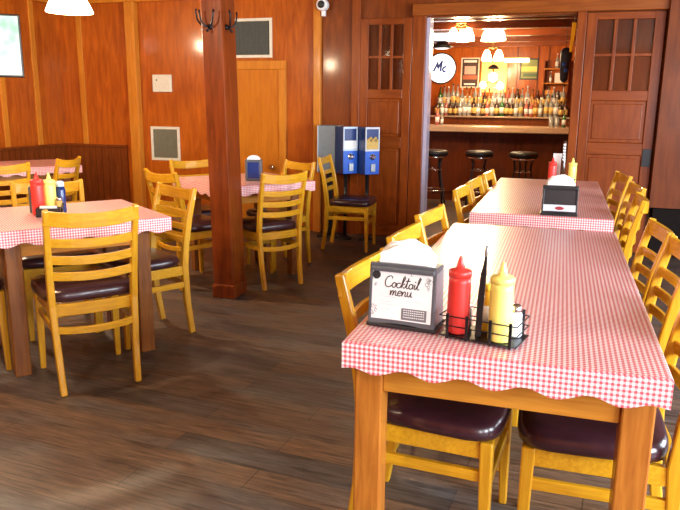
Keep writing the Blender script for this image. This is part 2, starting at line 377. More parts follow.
# ---------------------------------------------------------------- wooden post with coat hooks
b = B(); box(b, -2.28,-2.13, 4.24,4.44, 0, ZC)
for v_ in b.verts: v_.co.x -= .05*v_.co.z/ZC
PO = struct('post', b, POST, bev=.006); PO['kind']='structure'; PO.name='trim_12'
b = B(); box(b, -2.29,-2.12, 4.23,4.45, 0, .10); struct('plinth', b, POST, PO, .008)
def hook(M, label):
    t = thing('coat_hook', label, 'coat hook', group=None); t.matrix_world = M
    b = B(); lathe(b, [(.018,0),(.02,.004),(.012,.012),(.008,.02)], (0,0,0), 12, Matrix.Rotation(PI/2,4,'X')); obj('mount', b, BMETAL, t)
    for s in (-1,1):
        b = B(); tube(b, [(0,-.012,0),(s*.02,-.035,.002),(s*.04,-.05,.03),(s*.05,-.055,.075),(s*.052,-.05,.10)], [.007,.007,.006,.005,.007]); obj('prong', b, BMETAL, t)
    b = B(); tube(b, [(0,-.01,0),(0,-.03,-.02),(0,-.045,-.03)], [.008,.007,.009]); obj('lower_peg', b, BMETAL, t)
hook(Matrix.Translation((-2.25,4.24,1.84)), 'black double coat hook facing forward on the wooden post')
hook(Matrix.Translation((-2.166,4.30,1.84))@Matrix.Rotation(PI/2,4,'Z'), 'black coat hook on the right face of the wooden post')
hook(Matrix.Translation((-2.317,4.32,1.86))@Matrix.Rotation(-PI/2,4,'Z'), 'black coat hook sticking out from the left face of the wooden post')

# ================================================================ CHAIRS  (local: front is +Y)
def make_chair():
    t = thing('ladder_back_chair', '', 'chair')
    # cushion
    b = B(); n = 28; rings = []
    def plan(k, f):
        a = 2*PI*k/n; ca, sa = math.cos(a), math.sin(a); e = .42
        x = math.copysign(abs(ca)**e, ca); y = math.copysign(abs(sa)**e, sa)
        return x*(.212+.012*y)*f, y*.205*f+.01
    prof = ((.90,.425),(.985,.432),(1.0,.450),(.985,.470),(.93,.482),(.75,.488),(.4,.491))
    for f, z in prof: rings.append([b.verts.new((*plan(k,f), z)) for k in range(n)])
    for A_, B_ in zip(rings, rings[1:]):
        for k in range(n): b.faces.new((A_[k],A_[(k+1)%n],B_[(k+1)%n],B_[k])).smooth = True
    b.faces.new(rings[0][::-1]); b.faces.new(rings[-1]).smooth = True
    obj('seat', b, VINYL, t)
    # seat rails
    b = B(); box(b, -.17,.17,.165,.19,.368,.424); sweep(b, [(-.18,-.185,.396),(-.09,-.2,.396),(0,-.206,.396),(.09,-.2,.396),(.18,-.185,.396)], (.056,.02), (0,0,1))
    for s in (-1,1): box(b, s*.178-.011, s*.178+.011, -.19,.18,.368,.424)
    obj('seat_rail', b, CHX, t, .003)
    for s in (-1,1):
        b = B(); sweep(b, [(s*.183,.182,0),(s*.18,.178,.2),(s*.178,.175,.424)], [(.026,.026),(.033,.033),(.038,.038)], (1,0,0)); obj('leg', b, CHZ, t, .005)
        b = B(); sweep(b, [(s*.166,-.245,0),(s*.172,-.215,.2),(s*.180,-.20,.42),(s*.182,-.212,.55),(s*.185,-.237,.70),(s*.187,-.262,.80),(s*.188,-.280,.872)],
                       [(.028,.034),(.03,.038),(.03,.042),(.03,.04),(.028,.036),(.027,.032),(.026,.028)], (1,0,0)); obj('back_post', b, CHZ, t, .006)
    def slat(z, h, y, name, bulge=.036, xe=.186, th=.016, crown=-.010):
        b = B(); m = 9; P = []; SZ = []
        for i in range(m):
            u = -1+2*i/(m-1); P.append((xe*u, y-bulge*(1-u*u), z+crown*(1-u*u))); SZ.append((h, th))
        sweep(b, P, SZ, (0,0,1)); return obj(name, b, CHX, t, .004)
    slat(.836,.066,-.268,'top_rail', bulge=.042, xe=.198, th=.022, crown=-.018)
    slat(.722,.040,-.243,'slat'); slat(.642,.040,-.228,'slat'); slat(.566,.040,-.216,'slat')
    slat(.31,.034,-.212,'stretcher', bulge=.03, xe=.176)
    b = B(); sweep(b, [(-.176,.178,.27),(0,.178,.27),(.176,.178,.27)], (.034,.018), (0,0,1)); obj('stretcher', b, CHX, t, .003)
    for s in (-1,1):
        b = B(); sweep(b, [(s*.178,-.205,.31),(s*.178,0,.31),(s*.178,.175,.31)], (.034,.018), (0,0,1)); obj('stretcher', b, CHY, t, .003)
    return t
chair0 = make_chair(); first = [True]
def chair(x, y, face, label, group, sx=1.05, sz=1.0):
    """x, y: seat centre; face: direction (degrees, world) the sitter looks to"""
    rz = math.radians(face-90)
    if first[0]: c = chair0; first[0] = False
    else: c = dup(chair0); c.name = 'ladder_back_chair'
    c.location = (x,y,0); c.rotation_euler = (0,0,rz); c['label'] = label; c['group'] = group
    c.scale = (sx,1,sz)
    return c
g1 = 'chairs around the near long table'; g2 = 'chairs around the second long table'
chair(-.300, 2.06, -4, 'yellow wood ladder-back chair at near table, beside the napkin holder with the menu card', g1, 1.1)
chair(-.300, 2.68, -4, 'yellow wood chair on left side of near table, middle of its three', g1, 1.1)
chair(-.300, 3.20, -7, 'yellow wood chair on left side of near table, at its far end', g1, 1.0)
chair(.150, 2.05, 180, 'chair tucked under near table whose dark seat shows behind the right front table leg', g1)
chair(.185, 2.79, 183, 'orange-toned ladder-back chair at right photo edge, nearer of the two backs there', g1, 1.0, .985)
chair(.160, 3.22, 184, 'orange-toned ladder-back chair at right of near table, its far end', g1, 1.0, .985)
chair(-.29, 4.23, -3, 'yellow wood chair on left of second long table, nearest of its three', g2)
chair(-.27, 4.72, -3, 'yellow wood chair on left of second long table, middle of its three', g2)
chair(-.235, 5.27, -3, 'yellow wood chair on left of second long table, farthest of its three', g2)
chair(.165, 4.17, 179, 'yellow wood chair on right of second long table, nearest of its three', g2)
chair(.205, 4.76, 185, 'yellow wood chair on right of second long table, middle of its three', g2)
chair(.18, 5.50, 189, 'yellow wood chair on right of second long table, farthest of its three', g2)

# ================================================================ TABLES  (local: origin at front left corner, x right, y deep)
def make_table(w, l, loc, rz, label, clabel, inset=(.022,.045), group=None, legm=None):
    t = thing('dining_table', label, 'table', loc, rz, group)
    b = B(); box(b, .006,w-.006,.006,l-.006,.722,.7545); obj('table_top', b, TBY, t, .003)
    ix, iy = inset; a = .075
    for x in (ix, w-ix-a):
        for y in (iy, l-iy-a):
            b = B(); box(b, x,x+a,y,y+a,0,.722); obj('leg', b, legm or TBZ, t, .005)
    for y in (iy+.012, l-iy-.037):
        b = B(); box(b, ix+a, w-ix-a, y, y+.025, .61,.722); obj('apron', b, TBX, t, .003)
    for x in (ix+.012, w-ix-.037):
        b = B(); box(b, x, x+.025, iy+a, l-iy-a, .61,.722); obj('apron', b, TBY, t, .003)
    # gingham vinyl cloth: flat top, short scalloped drop
    b = B(); uv = b.loops.layers.uv.new('UVMap'); Z = .760
    def face(vs, uvs):
        f = b.faces.new(vs)
        for lp, q in zip(f.loops, uvs): lp[uv].uv = q
    e = .004
    corners = [(0,0),(w,0),(w,l),(0,l)]
    ins = [(e,e),(w-e,e),(w-e,l-e),(e,l-e)]
    iv = [b.verts.new((*p,Z)) for p in ins]
    face(iv, ins)
    for k in range(4):
        p0, p1 = Vector(corners[k]), Vector(corners[(k+1)%4]); i0, i1 = Vector(ins[k]), Vector(ins[(k+1)%4])
        d = (p1-p0); L_ = d.length; d.normalize(); nrm = Vector((d.y,-d.x)); n = max(24, int(L_/.0125))
        rows = []
        for i in range(n+1):
            u = i/n; q = p0.lerp(p1,u); qi = i0.lerp(i1,u); s = u*L_
            drop = .073 - .0095*math.cos(2*PI*(s-.163)/.149)*min(1,s/.06,(L_-s)/.06)
            fl = .004*math.sin(2*PI*(s-.12)/.149)
            out = nrm*.004
            rows.append([(Vector((*qi,Z)),0),(Vector((*(q),Z-.004)),.005),(Vector((*(q),Z-.03)),.031),(Vector((q.x,q.y,Z-drop)),drop)])
        vr = [[b.verts.new(c) for c,_ in r] for r in rows]
        for i in range(n):
            for j in range(3):
                qs = []
                for ii, jj in ((i,j),(i,j+1),(i+1,j+1),(i+1,j)):
                    base = p0.lerp(p1, ii/n) + nrm*rows[ii][jj][1]; qs.append((base.x, base.y))
                face([vr[i][j],vr[i][j+1],vr[i+1][j+1],vr[i+1][j]], qs)
    bmesh.ops.remove_doubles(b, verts=b.verts, dist=.0002)
    c = obj('tablecloth', b, GING)
    md = c.modifiers.new('thickness','SOLIDIFY'); md.thickness = .002; md.offset = -1
    c.location = loc; c.rotation_euler = (0,0,rz)
    tag(c, clabel, 'tablecloth')
    return t
make_table(.785, 1.935, (-.504,1.615,0), 0, 'honey wood table nearest the camera, with a scalloped gingham cover', 'red and white gingham cloth on the near table, under the menu card holder', (.022,.048))
make_table(.775, 2.02, (-.475,3.952,0), 0, 'second long wooden table, standing just before the bar opening', 'red and white gingham cloth on the second long table before the bar', (.022,.048))
A3 = .931; cu, su = math.cos(A3), math.sin(A3)
def sq_table(fx, fy, w, l, label, clabel, rz=A3, inset=(.09,.09)):
    # fx, fy = front right corner
    ca, sa = math.cos(rz), math.sin(rz)
    make_table(w, l, (fx-w*ca, fy-w*sa, 0), rz, label, clabel, inset, None, TBD)
def at3(fx, fy, u, n, rz=A3):
    ca, sa = math.cos(rz), math.sin(rz)
    return fx+u*ca-n*sa, fy+u*sa+n*ca
sq_table(-1.956,3.187,.90,.80, 'square wooden table at left foreground, set with red bottle and caddy', 'gingham cloth on the left foreground table, beneath the red bottle')
sq_table(-1.83,5.11,.85,.80, 'wooden table partly hidden behind the wooden post', 'gingham cloth on the table behind the wooden post')
sq_table(-4.34,5.53,.90,.80, 'small table at far left, by the wainscoted corner', 'gingham cloth on the far left table in front of the wainscot')
gA, gB, gC = 'chairs around the left foreground table', 'chairs around the table behind the post', 'chairs around the far left table'
DG = math.degrees(A3)
def ch3(F_, u, n, face, label, g):
    x, y = at3(*F_, u, n); chair(x, y, DG+face, label, g)
F3, F4, F5 = (-1.956,3.187), (-1.83,5.11), (-4.34,5.53)
chair(-2.22, 2.78, DG+87, 'yellow ladder-back chair standing free in the left foreground, back towards camera', gA, 1.05, 1.02)
chair(-2.315, 3.38, DG+188, 'yellow chair between the left foreground table and the wooden post, seen from behind', gA)
chair(-2.83, 3.33, DG-97, 'yellow chair across the left foreground table, behind its bottles', gA)
ch3(F3, -1.0, .42, 0, 'chair at left photo edge, dark seat tucked under the left foreground table', gA)
chair(-2.125, 4.79, DG+93, 'yellow chair right of the post, back towards camera at the table behind the post', gB, .98)
chair(-2.26, 5.34, DG+192, 'light wood chair behind the right end of the table behind the post', gB, .90)
chair(-2.63, 4.61, DG+10, 'chair with pale top rail under the cream wall vent, left of the table', gB)
chair(-2.85, 5.22, DG-90, 'chair just left of the post, at far side of the table behind the post', gB)
chair(-4.41, 4.54, DG+90, 'chair at the left photo edge in front of the far left table', gC)
chair(-4.38, 5.03, 187, 'small-looking turned chair at the right end of the far left table, before the wainscot', gC, .88)
chair(-1.865, 6.26, 4, 'single chair standing sideways in front of the gumball machines', 'chairs along the far wall')

# ================================================================ TABLEWARE
def napkin_holder(loc, rz, w, h, d, label, glabel, menu):
    t = thing('napkin_holder', label, 'napkin holder', loc, rz)
    hw = w/2
    # local: front face is -y, tilted back slightly
    b = B(); box(b, -hw-.004,hw+.004, -.004,d+.004, 0,.012); obj('base', b, BLACK, t, .004)
    b = B()
    vs = []
    for (y0,z0) in ((.004,.010),(d-.004,.010)):
        for x in (-hw, hw): vs.append(b.verts.new((x,y0,z0)))
    for (y0,z0) in ((.016,h-.012),(d-.010,h-.012)):
        for x in (-hw+.001, hw-.001): vs.append(b.verts.new((x,y0,z0)))
    for f in ((0,1,3,2),(4,5,7,6),(0,1,5,4),(2,3,7,6),(0,2,6,4),(1,3,7,5)): b.faces.new([vs[i] for i in f])
    obj('body', b, STEEL if menu else BLACK, t, .005)
    tilt = math.atan2(.012, h)
    M = Matrix.Translation((0,.002,0))@Matrix.Rotation(-tilt,4,'X')
    b = B()   # black curved frame round the face
    m = 10
    for sgn, z0, hh in ((1,h-.004,.020),(-1,.014,.020)):
        P = [((hw-.002)*(-1+2*i/m), 0, z0 + (.006*(1-(-1+2*i/m)**2))) for i in range(m+1)]
        sweep(b, [M@Vector(p) for p in P], [(hh*(.55+.45*(-1+2*i/m)**2), .010) for i in range(m+1)], (0,0,1))
    for s in (-1,1): box(b, s*(hw-.006)-.005, s*(hw-.006)+.005, -.005,.006, .01, h, M)
    obj('face_frame', b, GUNM if menu else BLACK, t, .002)
    b = B(); box(b, -hw+.004,hw-.004, .0,d-.004, h-.016,h-.002); o = obj('lid', b, GUNM if menu else BLACK, t, .004)
    # napkins: an arched sheaf of folded sheets
    b = B(); 
    for k in range(5):
        y = .018+ k*(d-.036)/5; hh = (.072-.007*abs(k-2)) if menu else (.066-.008*abs(k-2))
        prof = [(-hw*.78, h-.02)]+[(hw*.78*math.cos(PI-PI*i/14)*(1-.06*math.sin(i*2+k)), h-.004+hh*math.sin(PI*i/14)**.6*(1+.05*math.sin(i*1.3+k*2))) for i in range(15)]+[(hw*.78, h-.02)]
        A_ = [b.verts.new((x,y,z)) for x,z in prof]; B_ = [b.verts.new((x,y+(d-.036)/5-.001,z)) for x,z in prof]
        b.faces.new(A_); b.faces.new(B_[::-1])
        for i in range(len(prof)): j=(i+1)%len(prof); b.faces.new((A_[i],A_[j],B_[j],B_[i]))
    tag(obj('napkin_stack', b, NAP, None, .002, loc=loc, rot=(0,0,rz)), glabel, 'napkins')
    Mc = M@Matrix.Translation((0,-.003,0))
    if menu:
        b = B(); box(b, -hw+.008,hw-.008,-.0016,0, .022,h-.012, Mc); c = obj('menu_card', b, WHITE, t); c['label'] = 'white cocktail menu card'
        Ms = Mc@Matrix.Translation((0,-.0017,0))
        b = B(); script(b, 'Cocktail', -.052, h-.058, .031, .0027, Ms); script(b, 'menu', -.034, h-.080, .032, .0027, Ms); obj('lettering', b, INK, c)
        b = B()
        rnd = random.Random(3)
        for z, x0, x1 in ((.087,-.058,-.012),(.080,.012,.056),(.073,-.058,-.025),(.066,-.058,-.010),(.052,-.056,-.03)):
            x = x0
            while x < x1:
                l_ = rnd.uniform(.002,.006); ribbon(b, [(x,z),(min(x+l_,x1),z)], .0009, Ms); x += l_+.0015
        obj('small_print', b, GREYINK, c)
        b = B(); lathe(b, [(.012,0),(.012,.0004)], (0,0,0), 20, Ms@Matrix.Translation((-.073,0,h-.027))@Matrix.Rotation(PI/2,4,'X')); obj('corner_seal', b, INK, c)
        b = B(); rnd = random.Random(5)
        for cx, cz, n in ((.074,h-.040,7),(-.077,h-.045,4),(-.077,.045,5),(.030,h-.018,3)):
            b = B()
            for k in range(n):
                x, z = cx+rnd.uniform(-.006,.006), cz+rnd.uniform(-.014,.014); r_ = rnd.uniform(.002,.004)
                ribbon(b, arc(x,z,r_,r_*1.5,0,300,6), .0012, Ms)
            obj('leaf_drawing', b, bpy.data.materials.get('grey_green_ink') or plain('grey_green_ink',(.20,.24,.26),.6), c)
        b = B(); box(b, .002,.072,-.0004,0, .028,.060, Ms); q = obj('stamp_box', b, plain('dark_grey_print',(.16,.16,.17),.6), c)
        b = B()
        for zz in (.055,.049,.043,.036):
            for k in range(10): ribbon(b, [(.008+k*.006,zz),(.012+k*.006,zz)], .0024, Ms@Matrix.Translation((0,-.0005,0)))
        obj('small_print', b, WHITE, c)
        b = B(); box(b, -.004-.012,.004+.008,-.004,0,h-.014,h-.002, Mc); obj('clip', b, CHROME, t, .001)
    else:
        b = B(); box(b, -hw+.008,hw-.008,-.0016,0, .022,.060, Mc); c = obj('label_strip', b, plain('pale_grey_strip',(.62,.66,.70),.3), t)
        b = B(); Mo = Mc@Matrix.Translation((0,-.0018,.041)); 
        lathe(b, [(.016,0),(.016,.0004)], (0,0,0), 20, Mo@Matrix.Scale(1.5,4,(1,0,0))@Matrix.Scale(.6,4,(0,0,1))@Matrix.Rotation(PI/2,4,'X')); obj('oval_emblem', b, plain('dark_red_print',(.35,.02,.03),.5), c)
    return t
napkin_holder((-.382,1.752,.762), -.085, .188, .172, .105, 'grey table napkin holder with white cocktail menu card, nearest the camera', 'white folded paper napkins standing up from the menu card holder', True)
napkin_holder((.012,3.985,.762), .03, .192, .160, .11, 'black napkin holder with pale strip on the second table', 'white paper napkins heaped on the black holder of the second table', False)

def squeeze(loc, s, mat, label, r=.0305, h=.155):
    t = thing('squeeze_bottle', label, 'squeeze bottle', loc)
    b = B(); lathe(b, [(r*.9,0),(r,.004),(r,h*.5),(r*.985,h*.9),(r*.95,h)], n=24); obj('bottle_body', b, mat, t)
    b = B(); lathe(b, [(r*1.02,h),(r*1.02,h+.014),(r*.9,h+.017),(r*.42,h+.021),(r*.30,h+.034),(r*.13,h+.052),(r*.10,h+.054)], n=24); obj('cap', b, mat, t)
    t.scale = (s,s,s); return t
def shaker(loc, mat, label, h=.085):
    t = thing('shaker', label, 'shaker', loc)
    b = B(); lathe(b, [(.018,0),(.021,.004),(.019,h*.7),(.016,h*.8)], n=12); obj('jar', b, mat, t)
    b = B(); lathe(b, [(.0175,h*.8),(.0175,h*.93),(.013,h),(.004,h+.002)], n=16); obj('lid', b, CHROME, t)
    return t
def caddy(loc, rz, label, w=.185, d=.115):
    t = thing('condiment_caddy', label, 'caddy', loc, rz)
    hw = w/2; r = .0018
    b = B(); box(b, -hw,hw,0,d,.004,.008); obj('tray', b, BMETAL, t, .001)
    b = B()
    for z in (.006,.034,.060):
        P = [(-hw,0,z),(hw,0,z),(hw,d,z),(-hw,d,z),(-hw,0,z)]
        for a, c in zip(P, P[1:]): tube(b, [a,c], r, 6)
    obj('wire_rail', b, BMETAL, t)
    for x in (-hw+.022,-hw+.075,hw-.068,hw-.016):
        b = B(); box(b, x-.004,x+.004,-.003,.001,0,.068); obj('upright', b, BMETAL, t, .001)
    for x in (-hw+.022, hw-.016):
        b = B(); box(b, x-.004,x+.004,d-.001,d+.003,0,.075); obj('upright', b, BMETAL, t, .001)
    return t
caddy((-.172,1.708,.762), -.22, 'black wire condiment caddy on the near table, beside the cocktail menu', .205)
def inC(x, y, z=.771): 
    M = Matrix.Translation((-.178,1.708,0))@Matrix.Rotation(-.22,4,'Z'); v = M@Vector((x,y,z)); return tuple(v)
squeeze(inC(-.060,.040), .985, RED, 'red ketchup squeeze bottle in the wire caddy on the near table')
squeeze(inC(.055,.034), .98, YEL, 'yellow mustard squeeze bottle in the wire caddy on the near table')
# sauce bottle, stick lighter, shakers
t = thing('sauce_bottle', 'small bottle of yellow sauce between the ketchup and mustard, near table', 'sauce bottle', inC(.002,.088))
b = B(); lathe(b, [(.020,0),(.023,.004),(.023,.088),(.017,.102),(.010,.112)], n=20); obj('bottle_body', b, plain('yellow_sauce',(.75,.42,.03),.15,coat=.5), t)
b = B(); lathe(b, [(.012,.112),(.012,.128),(.009,.130)], n=16); obj('cap', b, plain('yellow_cap',(.8,.62,.06),.4), t)
b = B(); lathe(b, [(.0234,.03),(.0234,.075)], n=20); obj('paper_label', b, WHITE, t)
t = thing('stick_lighter', 'slim black long-neck lighter standing upright in the near wire caddy', 'lighter', inC(.006,.030))
b = B(); sweep(b, [(-.006,0,0),(-.003,0,.10),(0,0,.165)], [(.015,.014),(.017,.016),(.014,.014)], (1,0,0)); obj('handle', b, BLACK, t, .002)
b = B(); sweep(b, [(0,0,.165),(.002,0,.185),(.004,0,.215)], [(.016,.014),(.010,.010),(.006,.006)], (1,0,0)); obj('nozzle', b, BMETAL, t, .001)
b = B(); tube(b, [(.004,0,.215),(.005,0,.243)], .0045, 10); obj('tip', b, STEEL, t)
shaker(inC(.078,.085), plain('salt_glass',(.72,.76,.80),.1,coat=.6), 'glass salt shaker with chrome top behind the mustard bottle on near table')
shaker(inC(-.060,.090), plain('pepper_glass',(.10,.08,.07),.1,coat=.6), 'glass pepper shaker hidden behind the ketchup bottle on near table', .07)

# second table set
caddy((.02,5.42,.762), 0, 'black condiment caddy far back on the second table', .2, .12)
squeeze((-.055,5.47,.771), 1.0, RED, 'small red ketchup bottle on the second table behind its napkins')
squeeze((.088,5.46,.771), 1.0, YEL, 'yellow mustard bottle on the second table behind its napkins')
b = B(); box(b, -.045,.045,-.002,.002,0,.235); tag(obj('menu_card', b, WHITE, None, 0, loc=(-.012,5.525,.771)), 'white card standing behind the red bottle on second table', 'card')
t = thing('sauce_bottle', 'tall slim dark bottle with white lettering between red and yellow bottles, second table', 'sauce bottle', (.020,5.46,.771))
b = B(); lathe(b, [(.018,0),(.019,.01),(.019,.20),(.013,.25),(.012,.33),(.009,.335)], n=16); obj('bottle_body', b, BROWNG, t)
b = B()
for k in range(6): box(b, -.009,.009,-.0205,-.0185,.19+k*.022,.203+k*.022)
obj('paper_label', b, WHITE, t)

# left foreground table set
x, y = at3(*F3, -.47, .46); P3 = (x,y)
def at_t3(u,n,z=.762): x,y = at3(*F3,u,n); return (x,y,z)
def black_holder(loc, rz, label, w=.14, h=.16, d=.10, nap=None):
    t = thing('napkin_holder', label, 'napkin holder', loc, rz)
    b = B(); box(b, -w/2,w/2,0,d,0,h); obj('body', b, GUNM, t, .008)
    b = B(); box(b, -w/2+.02,w/2-.02,-.003,.002,.02,h-.02); obj('face_plate', b, NAVY, t, .003)
    if nap:
        b = B(); prof = [(-.05,0)]+[(.05*math.cos(PI-PI*i/10), .03*math.sin(PI*i/10)) for i in range(11)]+[(.05,0)]
        A_ = [b.verts.new((q,.02,h+z)) for q,z in prof]; B_ = [b.verts.new((q,d-.02,h+z)) for q,z in prof]
        b.faces.new(A_); b.faces.new(B_[::-1])
        for i in range(len(prof)): j=(i+1)%len(prof); b.faces.new((A_[i],A_[j],B_[j],B_[i]))
        tag(obj('napkin_stack', b, NAP, loc=loc, rot=(0,0,rz)), nap, 'napkins')
RZ3 = .5
CB = Matrix.Translation((-2.575,2.99,.762))@Matrix.Rotation(RZ3,4,'Z')
def c3(x,y,z=0): return tuple(CB@Vector((x,y,z)))
black_holder(c3(-.06,.07), RZ3, 'dark napkin holder behind the red bottle on left foreground table', .11,.145,.08)
squeeze(c3(-.055,.02), 1.08, RED, 'red ketchup bottle on the left foreground table')
squeeze(c3(.0,.05), 1.05, YEL, 'yellow mustard bottle on the left foreground table')
t = thing('spray_bottle', 'dark blue capped bottle among the condiments of left foreground table', 'bottle', c3(.045,.10))
b = B(); lathe(b, [(.024,0),(.026,.01),(.026,.12),(.02,.14)], n=16); obj('bottle_body', b, NAVY, t)
b = B(); lathe(b, [(.021,.14),(.021,.165),(.012,.17)], n=16); obj('cap', b, plain('pale_blue_cap',(.55,.7,.82),.4), t)
shaker(c3(.045,.035), SEED, 'glass jar with amber contents beside the caddy, left foreground table', .09)
t = thing('condiment_caddy', 'black open box caddy on the left foreground table', 'caddy', c3(.01,-.045), RZ3)
b = B(); box(b,-.06,.06,-.03,.03,0,.006); box(b,-.06,.06,-.03,-.027,0,.045); box(b,-.06,.06,.027,.03,0,.045); box(b,-.06,-.057,-.03,.03,0,.045); box(b,.057,.06,-.03,.03,0,.045); obj('tray', b, BLACK, t)
b = B(); tube(b, [(.062,-.02,.02),(.072,-.02,.07),(.072,.02,.07),(.062,.02,.02)], .003, 6); obj('handle', b, BMETAL, t)
b = B(); box(b,-.045,.04,-.012,.012,.007,.055); tag(obj('sugar_packets', b, WHITE, None, .004, loc=c3(.01,-.045), rot=(0,0,RZ3)), 'white sugar packets in the black box caddy of left foreground table', 'sugar packets')
# table behind the post
black_holder((-2.265,4.90,.762), .35, 'dark napkin holder just right of the post, on the table behind it', .13,.165,.10, 'white napkins on the dark holder just right of the post')

# ================================================================ WALL THINGS
def vent(x0,x1,z0,z1,label,cat,lou,dirn):
    t = thing('air_vent', label, cat, ((x0+x1)/2, YF, z0)); w=(x1-x0)/2; h=z1-z0; f=.03
    b = B(); box(b,-w,w,-.015,0,0,f); box(b,-w,w,-.015,0,h-f,h); box(b,-w,-w+f,-.015,0,f,h-f); box(b,w-f,w,-.015,0,f,h-f); obj('frame', b, CREAM, t, .003)
    b = B(); box(b,-w+f,w-f,-.003,0,f,h-f); obj('backing', b, lou, t)
    b = B(); n = 14
    for k in range(n):
        xx = -w+f+(2*w-2*f)*(k+.5)/n; box(b, xx-.004,xx+.004,-.012,-.003,f,h-f)
    obj('louvres', b, lou, t)
vent(-4.48,-4.11,.70,1.08,'cream framed air vent low on the wall, below the thermostat','vent',VENTD,0)
vent(-3.55,-2.97,1.82,2.22,'cream framed dark air vent high on the wall above the plain door','vent',VENTB,0)
t = thing('thermostat', 'cream thermostat box on the orange wood wall above the small vent', 'thermostat', (-4.29,YF,1.46))
b = B(); box(b,-.13,.11,-.03,0,0,.19); obj('housing', b, CREAM, t, .01)
b = B(); box(b,.0,.09,-.034,-.03,.03,.16); obj('cover', b, CREAM, t, .004)
b = B(); lathe(b,[(.008,0),(.008,.004)],(0,0,0),10,Matrix.Translation((-.07,-.03,.13))@Matrix.Rotation(PI/2,4,'X')); obj('button', b, BMETAL, t)
t = thing('security_camera', 'white dome security camera high beside the light wood strip', 'security camera', (-2.38,YF-.01,2.27))
b = B(); lathe(b,[(.05,0),(.055,.02),(.03,.05)],(0,0,0),16,Matrix.Rotation(PI/2,4,'X')@Matrix.Translation((-.03,.08,0))); obj('mount', b, WHITE, t)
b = B(); lathe(b,[(.01,0),(.045,.01),(.058,.03),(.058,.09),(.05,.11)],(0,0,0),20,Matrix.Translation((0,-.03,.045))@Matrix.Rotation(PI/2,4,'X')); obj('housing', b, WHITE, t)
b = B(); lathe(b,[(.036,0),(.036,.006),(.02,.012)],(0,0,0),16,Matrix.Translation((0,-.14,.045))@Matrix.Rotation(PI/2,4,'X')); obj('lens', b, BLACK, t)
b = B(); box(b,-.02,.02,-.08,-.04,-.06,0); obj('bracket', b, WHITE, t, .005)
# television, turned from the left wall towards the room
t = thing('television', 'lit television on the left wall showing a pale green picture', 'television', (-4.80,4.72,1.56), math.radians(38))
b = B(); box(b,-.45,.45,-.03,.03,-.015,.50); obj('housing', b, BLACK, t, .008)
m, N, L, bb = newmat('tv_picture'); tc=N.new('ShaderNodeTexCoord'); nz=N.new('ShaderNodeTexNoise'); nz.inputs['Scale'].default_value=4; nz.inputs['Detail'].default_value=4; L.new(tc.outputs['Object'],nz.inputs['Vector'])
r=N.new('ShaderNodeValToRGB'); r.color_ramp.elements[0].color=(.32,.75,.45,1); r.color_ramp.elements[0].position=.33; r.color_ramp.elements[1].color=(.85,1,.95,1); r.color_ramp.elements[1].position=.52
L.new(nz.outputs['Fac'],r.inputs[0]); L.new(r.outputs[0],bb.inputs['Emission Color']); bb.inputs['Emission Strength'].default_value=.8; bb.inputs['Base Color'].default_value=(.02,.02,.02,1)
b = B(); box(b,-.435,.435,-.034,-.03,.003,.482); obj('screen', b, m, t)
b = B(); box(b,-.16,-.02,.03,.06,.15,.35); tube(b,[(-.1,.05,.25),(-.35,.25,.25),(-.38,.84,.25)],.022,10); obj('wall_arm', b, BMETAL, t, .005)
# gumball machines
def gumball(loc, rz, label, body, frame, low, fill):
    t = thing('gumball_machine', label, 'vending machine', loc, rz, 'candy vending machines by the far wall'); w=.08
    b = B(); box(b,-w,w,0,.17,.67,1.135); obj('body', b, body, t, .006)
    b = B()
    for x0,x1,z0,z1 in ((-w,w,.1+.80,.92),(-w,w,1.115,1.135),(-w,-w+.012,.92,1.115),(w-.012,w,.92,1.115)): box(b,x0,x1,-.012,0,z0,z1)
    obj('window_frame', b, frame, t, .002)
    b = B(); box(b,-w+.012,w-.012,-.004,0,1.0,1.115); obj('window_glass', b, NAVY, t)
    b = B(); box(b,-w+.012,w-.012,-.006,0,.92,1.0)
    if fill is SEED:
        for k in range(7): lathe(b,[(.004,0),(.016,.008),(.016,.02),(.004,.028)],(-.055+.018*k,-.006,.99+.012*(k%3)),8)
    obj('candy_display', b, fill, t)
    b = B(); box(b,-w,w,-.012,0,.675,.90); obj('front_panel', b, low, t, .003)
    b = B(); lathe(b,[(.030,0),(.030,.012),(.012,.016),(.012,.03)],(0,0,0),16,Matrix.Translation((0,-.012,.845))@Matrix.Rotation(PI/2,4,'X')); box(b,-.022,.022,-.05,-.04,.838,.852); obj('coin_mechanism', b, CHROME, t)
    b = B(); box(b,-.02,.028,-.03,-.012,.70,.78,Matrix.Identity(4)); obj('chute_flap', b, STEEL, t, .004)
    b = B(); tube(b,[(0,.085,.02),(0,.085,.67)],.018,12); obj('pole', b, BMETAL, t)
    b = B(); lathe(b,[(.075,0),(.075,.012),(.04,.025),(.02,.04)],(0,.085,0),20); obj('stand_base', b, BMETAL, t)
TH = math.radians(46)
gumball((-2.00,6.60,0), TH, 'blue candy machine, left one of the two blue ones, with white label', NAVY, plain('white_blue_frame',(.55,.68,.85),.4), BLUE, WHITE)
gumball((-1.78,6.62,0), TH, 'blue candy machine, rightmost, with yellow and white candies in its window', NAVY, plain('pale_frame',(.6,.65,.72),.4), BLUE, SEED)
t = thing('vending_machine', 'grey metal vending box left of the two blue candy machines', 'vending machine', (-2.245,6.66,0), .12, 'candy vending machines by the far wall')
b = B(); box(b,-.115,.115,0,.2,.67,1.14); obj('body', b, plain('grey_blue_metal',(.20,.25,.29),.35,metal=.3), t, .006)
b = B(); box(b,-.115,-.105,-.01,0,.67,1.14); box(b,.10,.115,-.01,0,.67,1.14); obj('edge_strip', b, plain('pale_blue_edge',(.50,.60,.66),.3), t, .002)
b = B(); box(b,.07,.10,-.006,0,.67,1.12); obj('side_slot', b, BLACK, t)
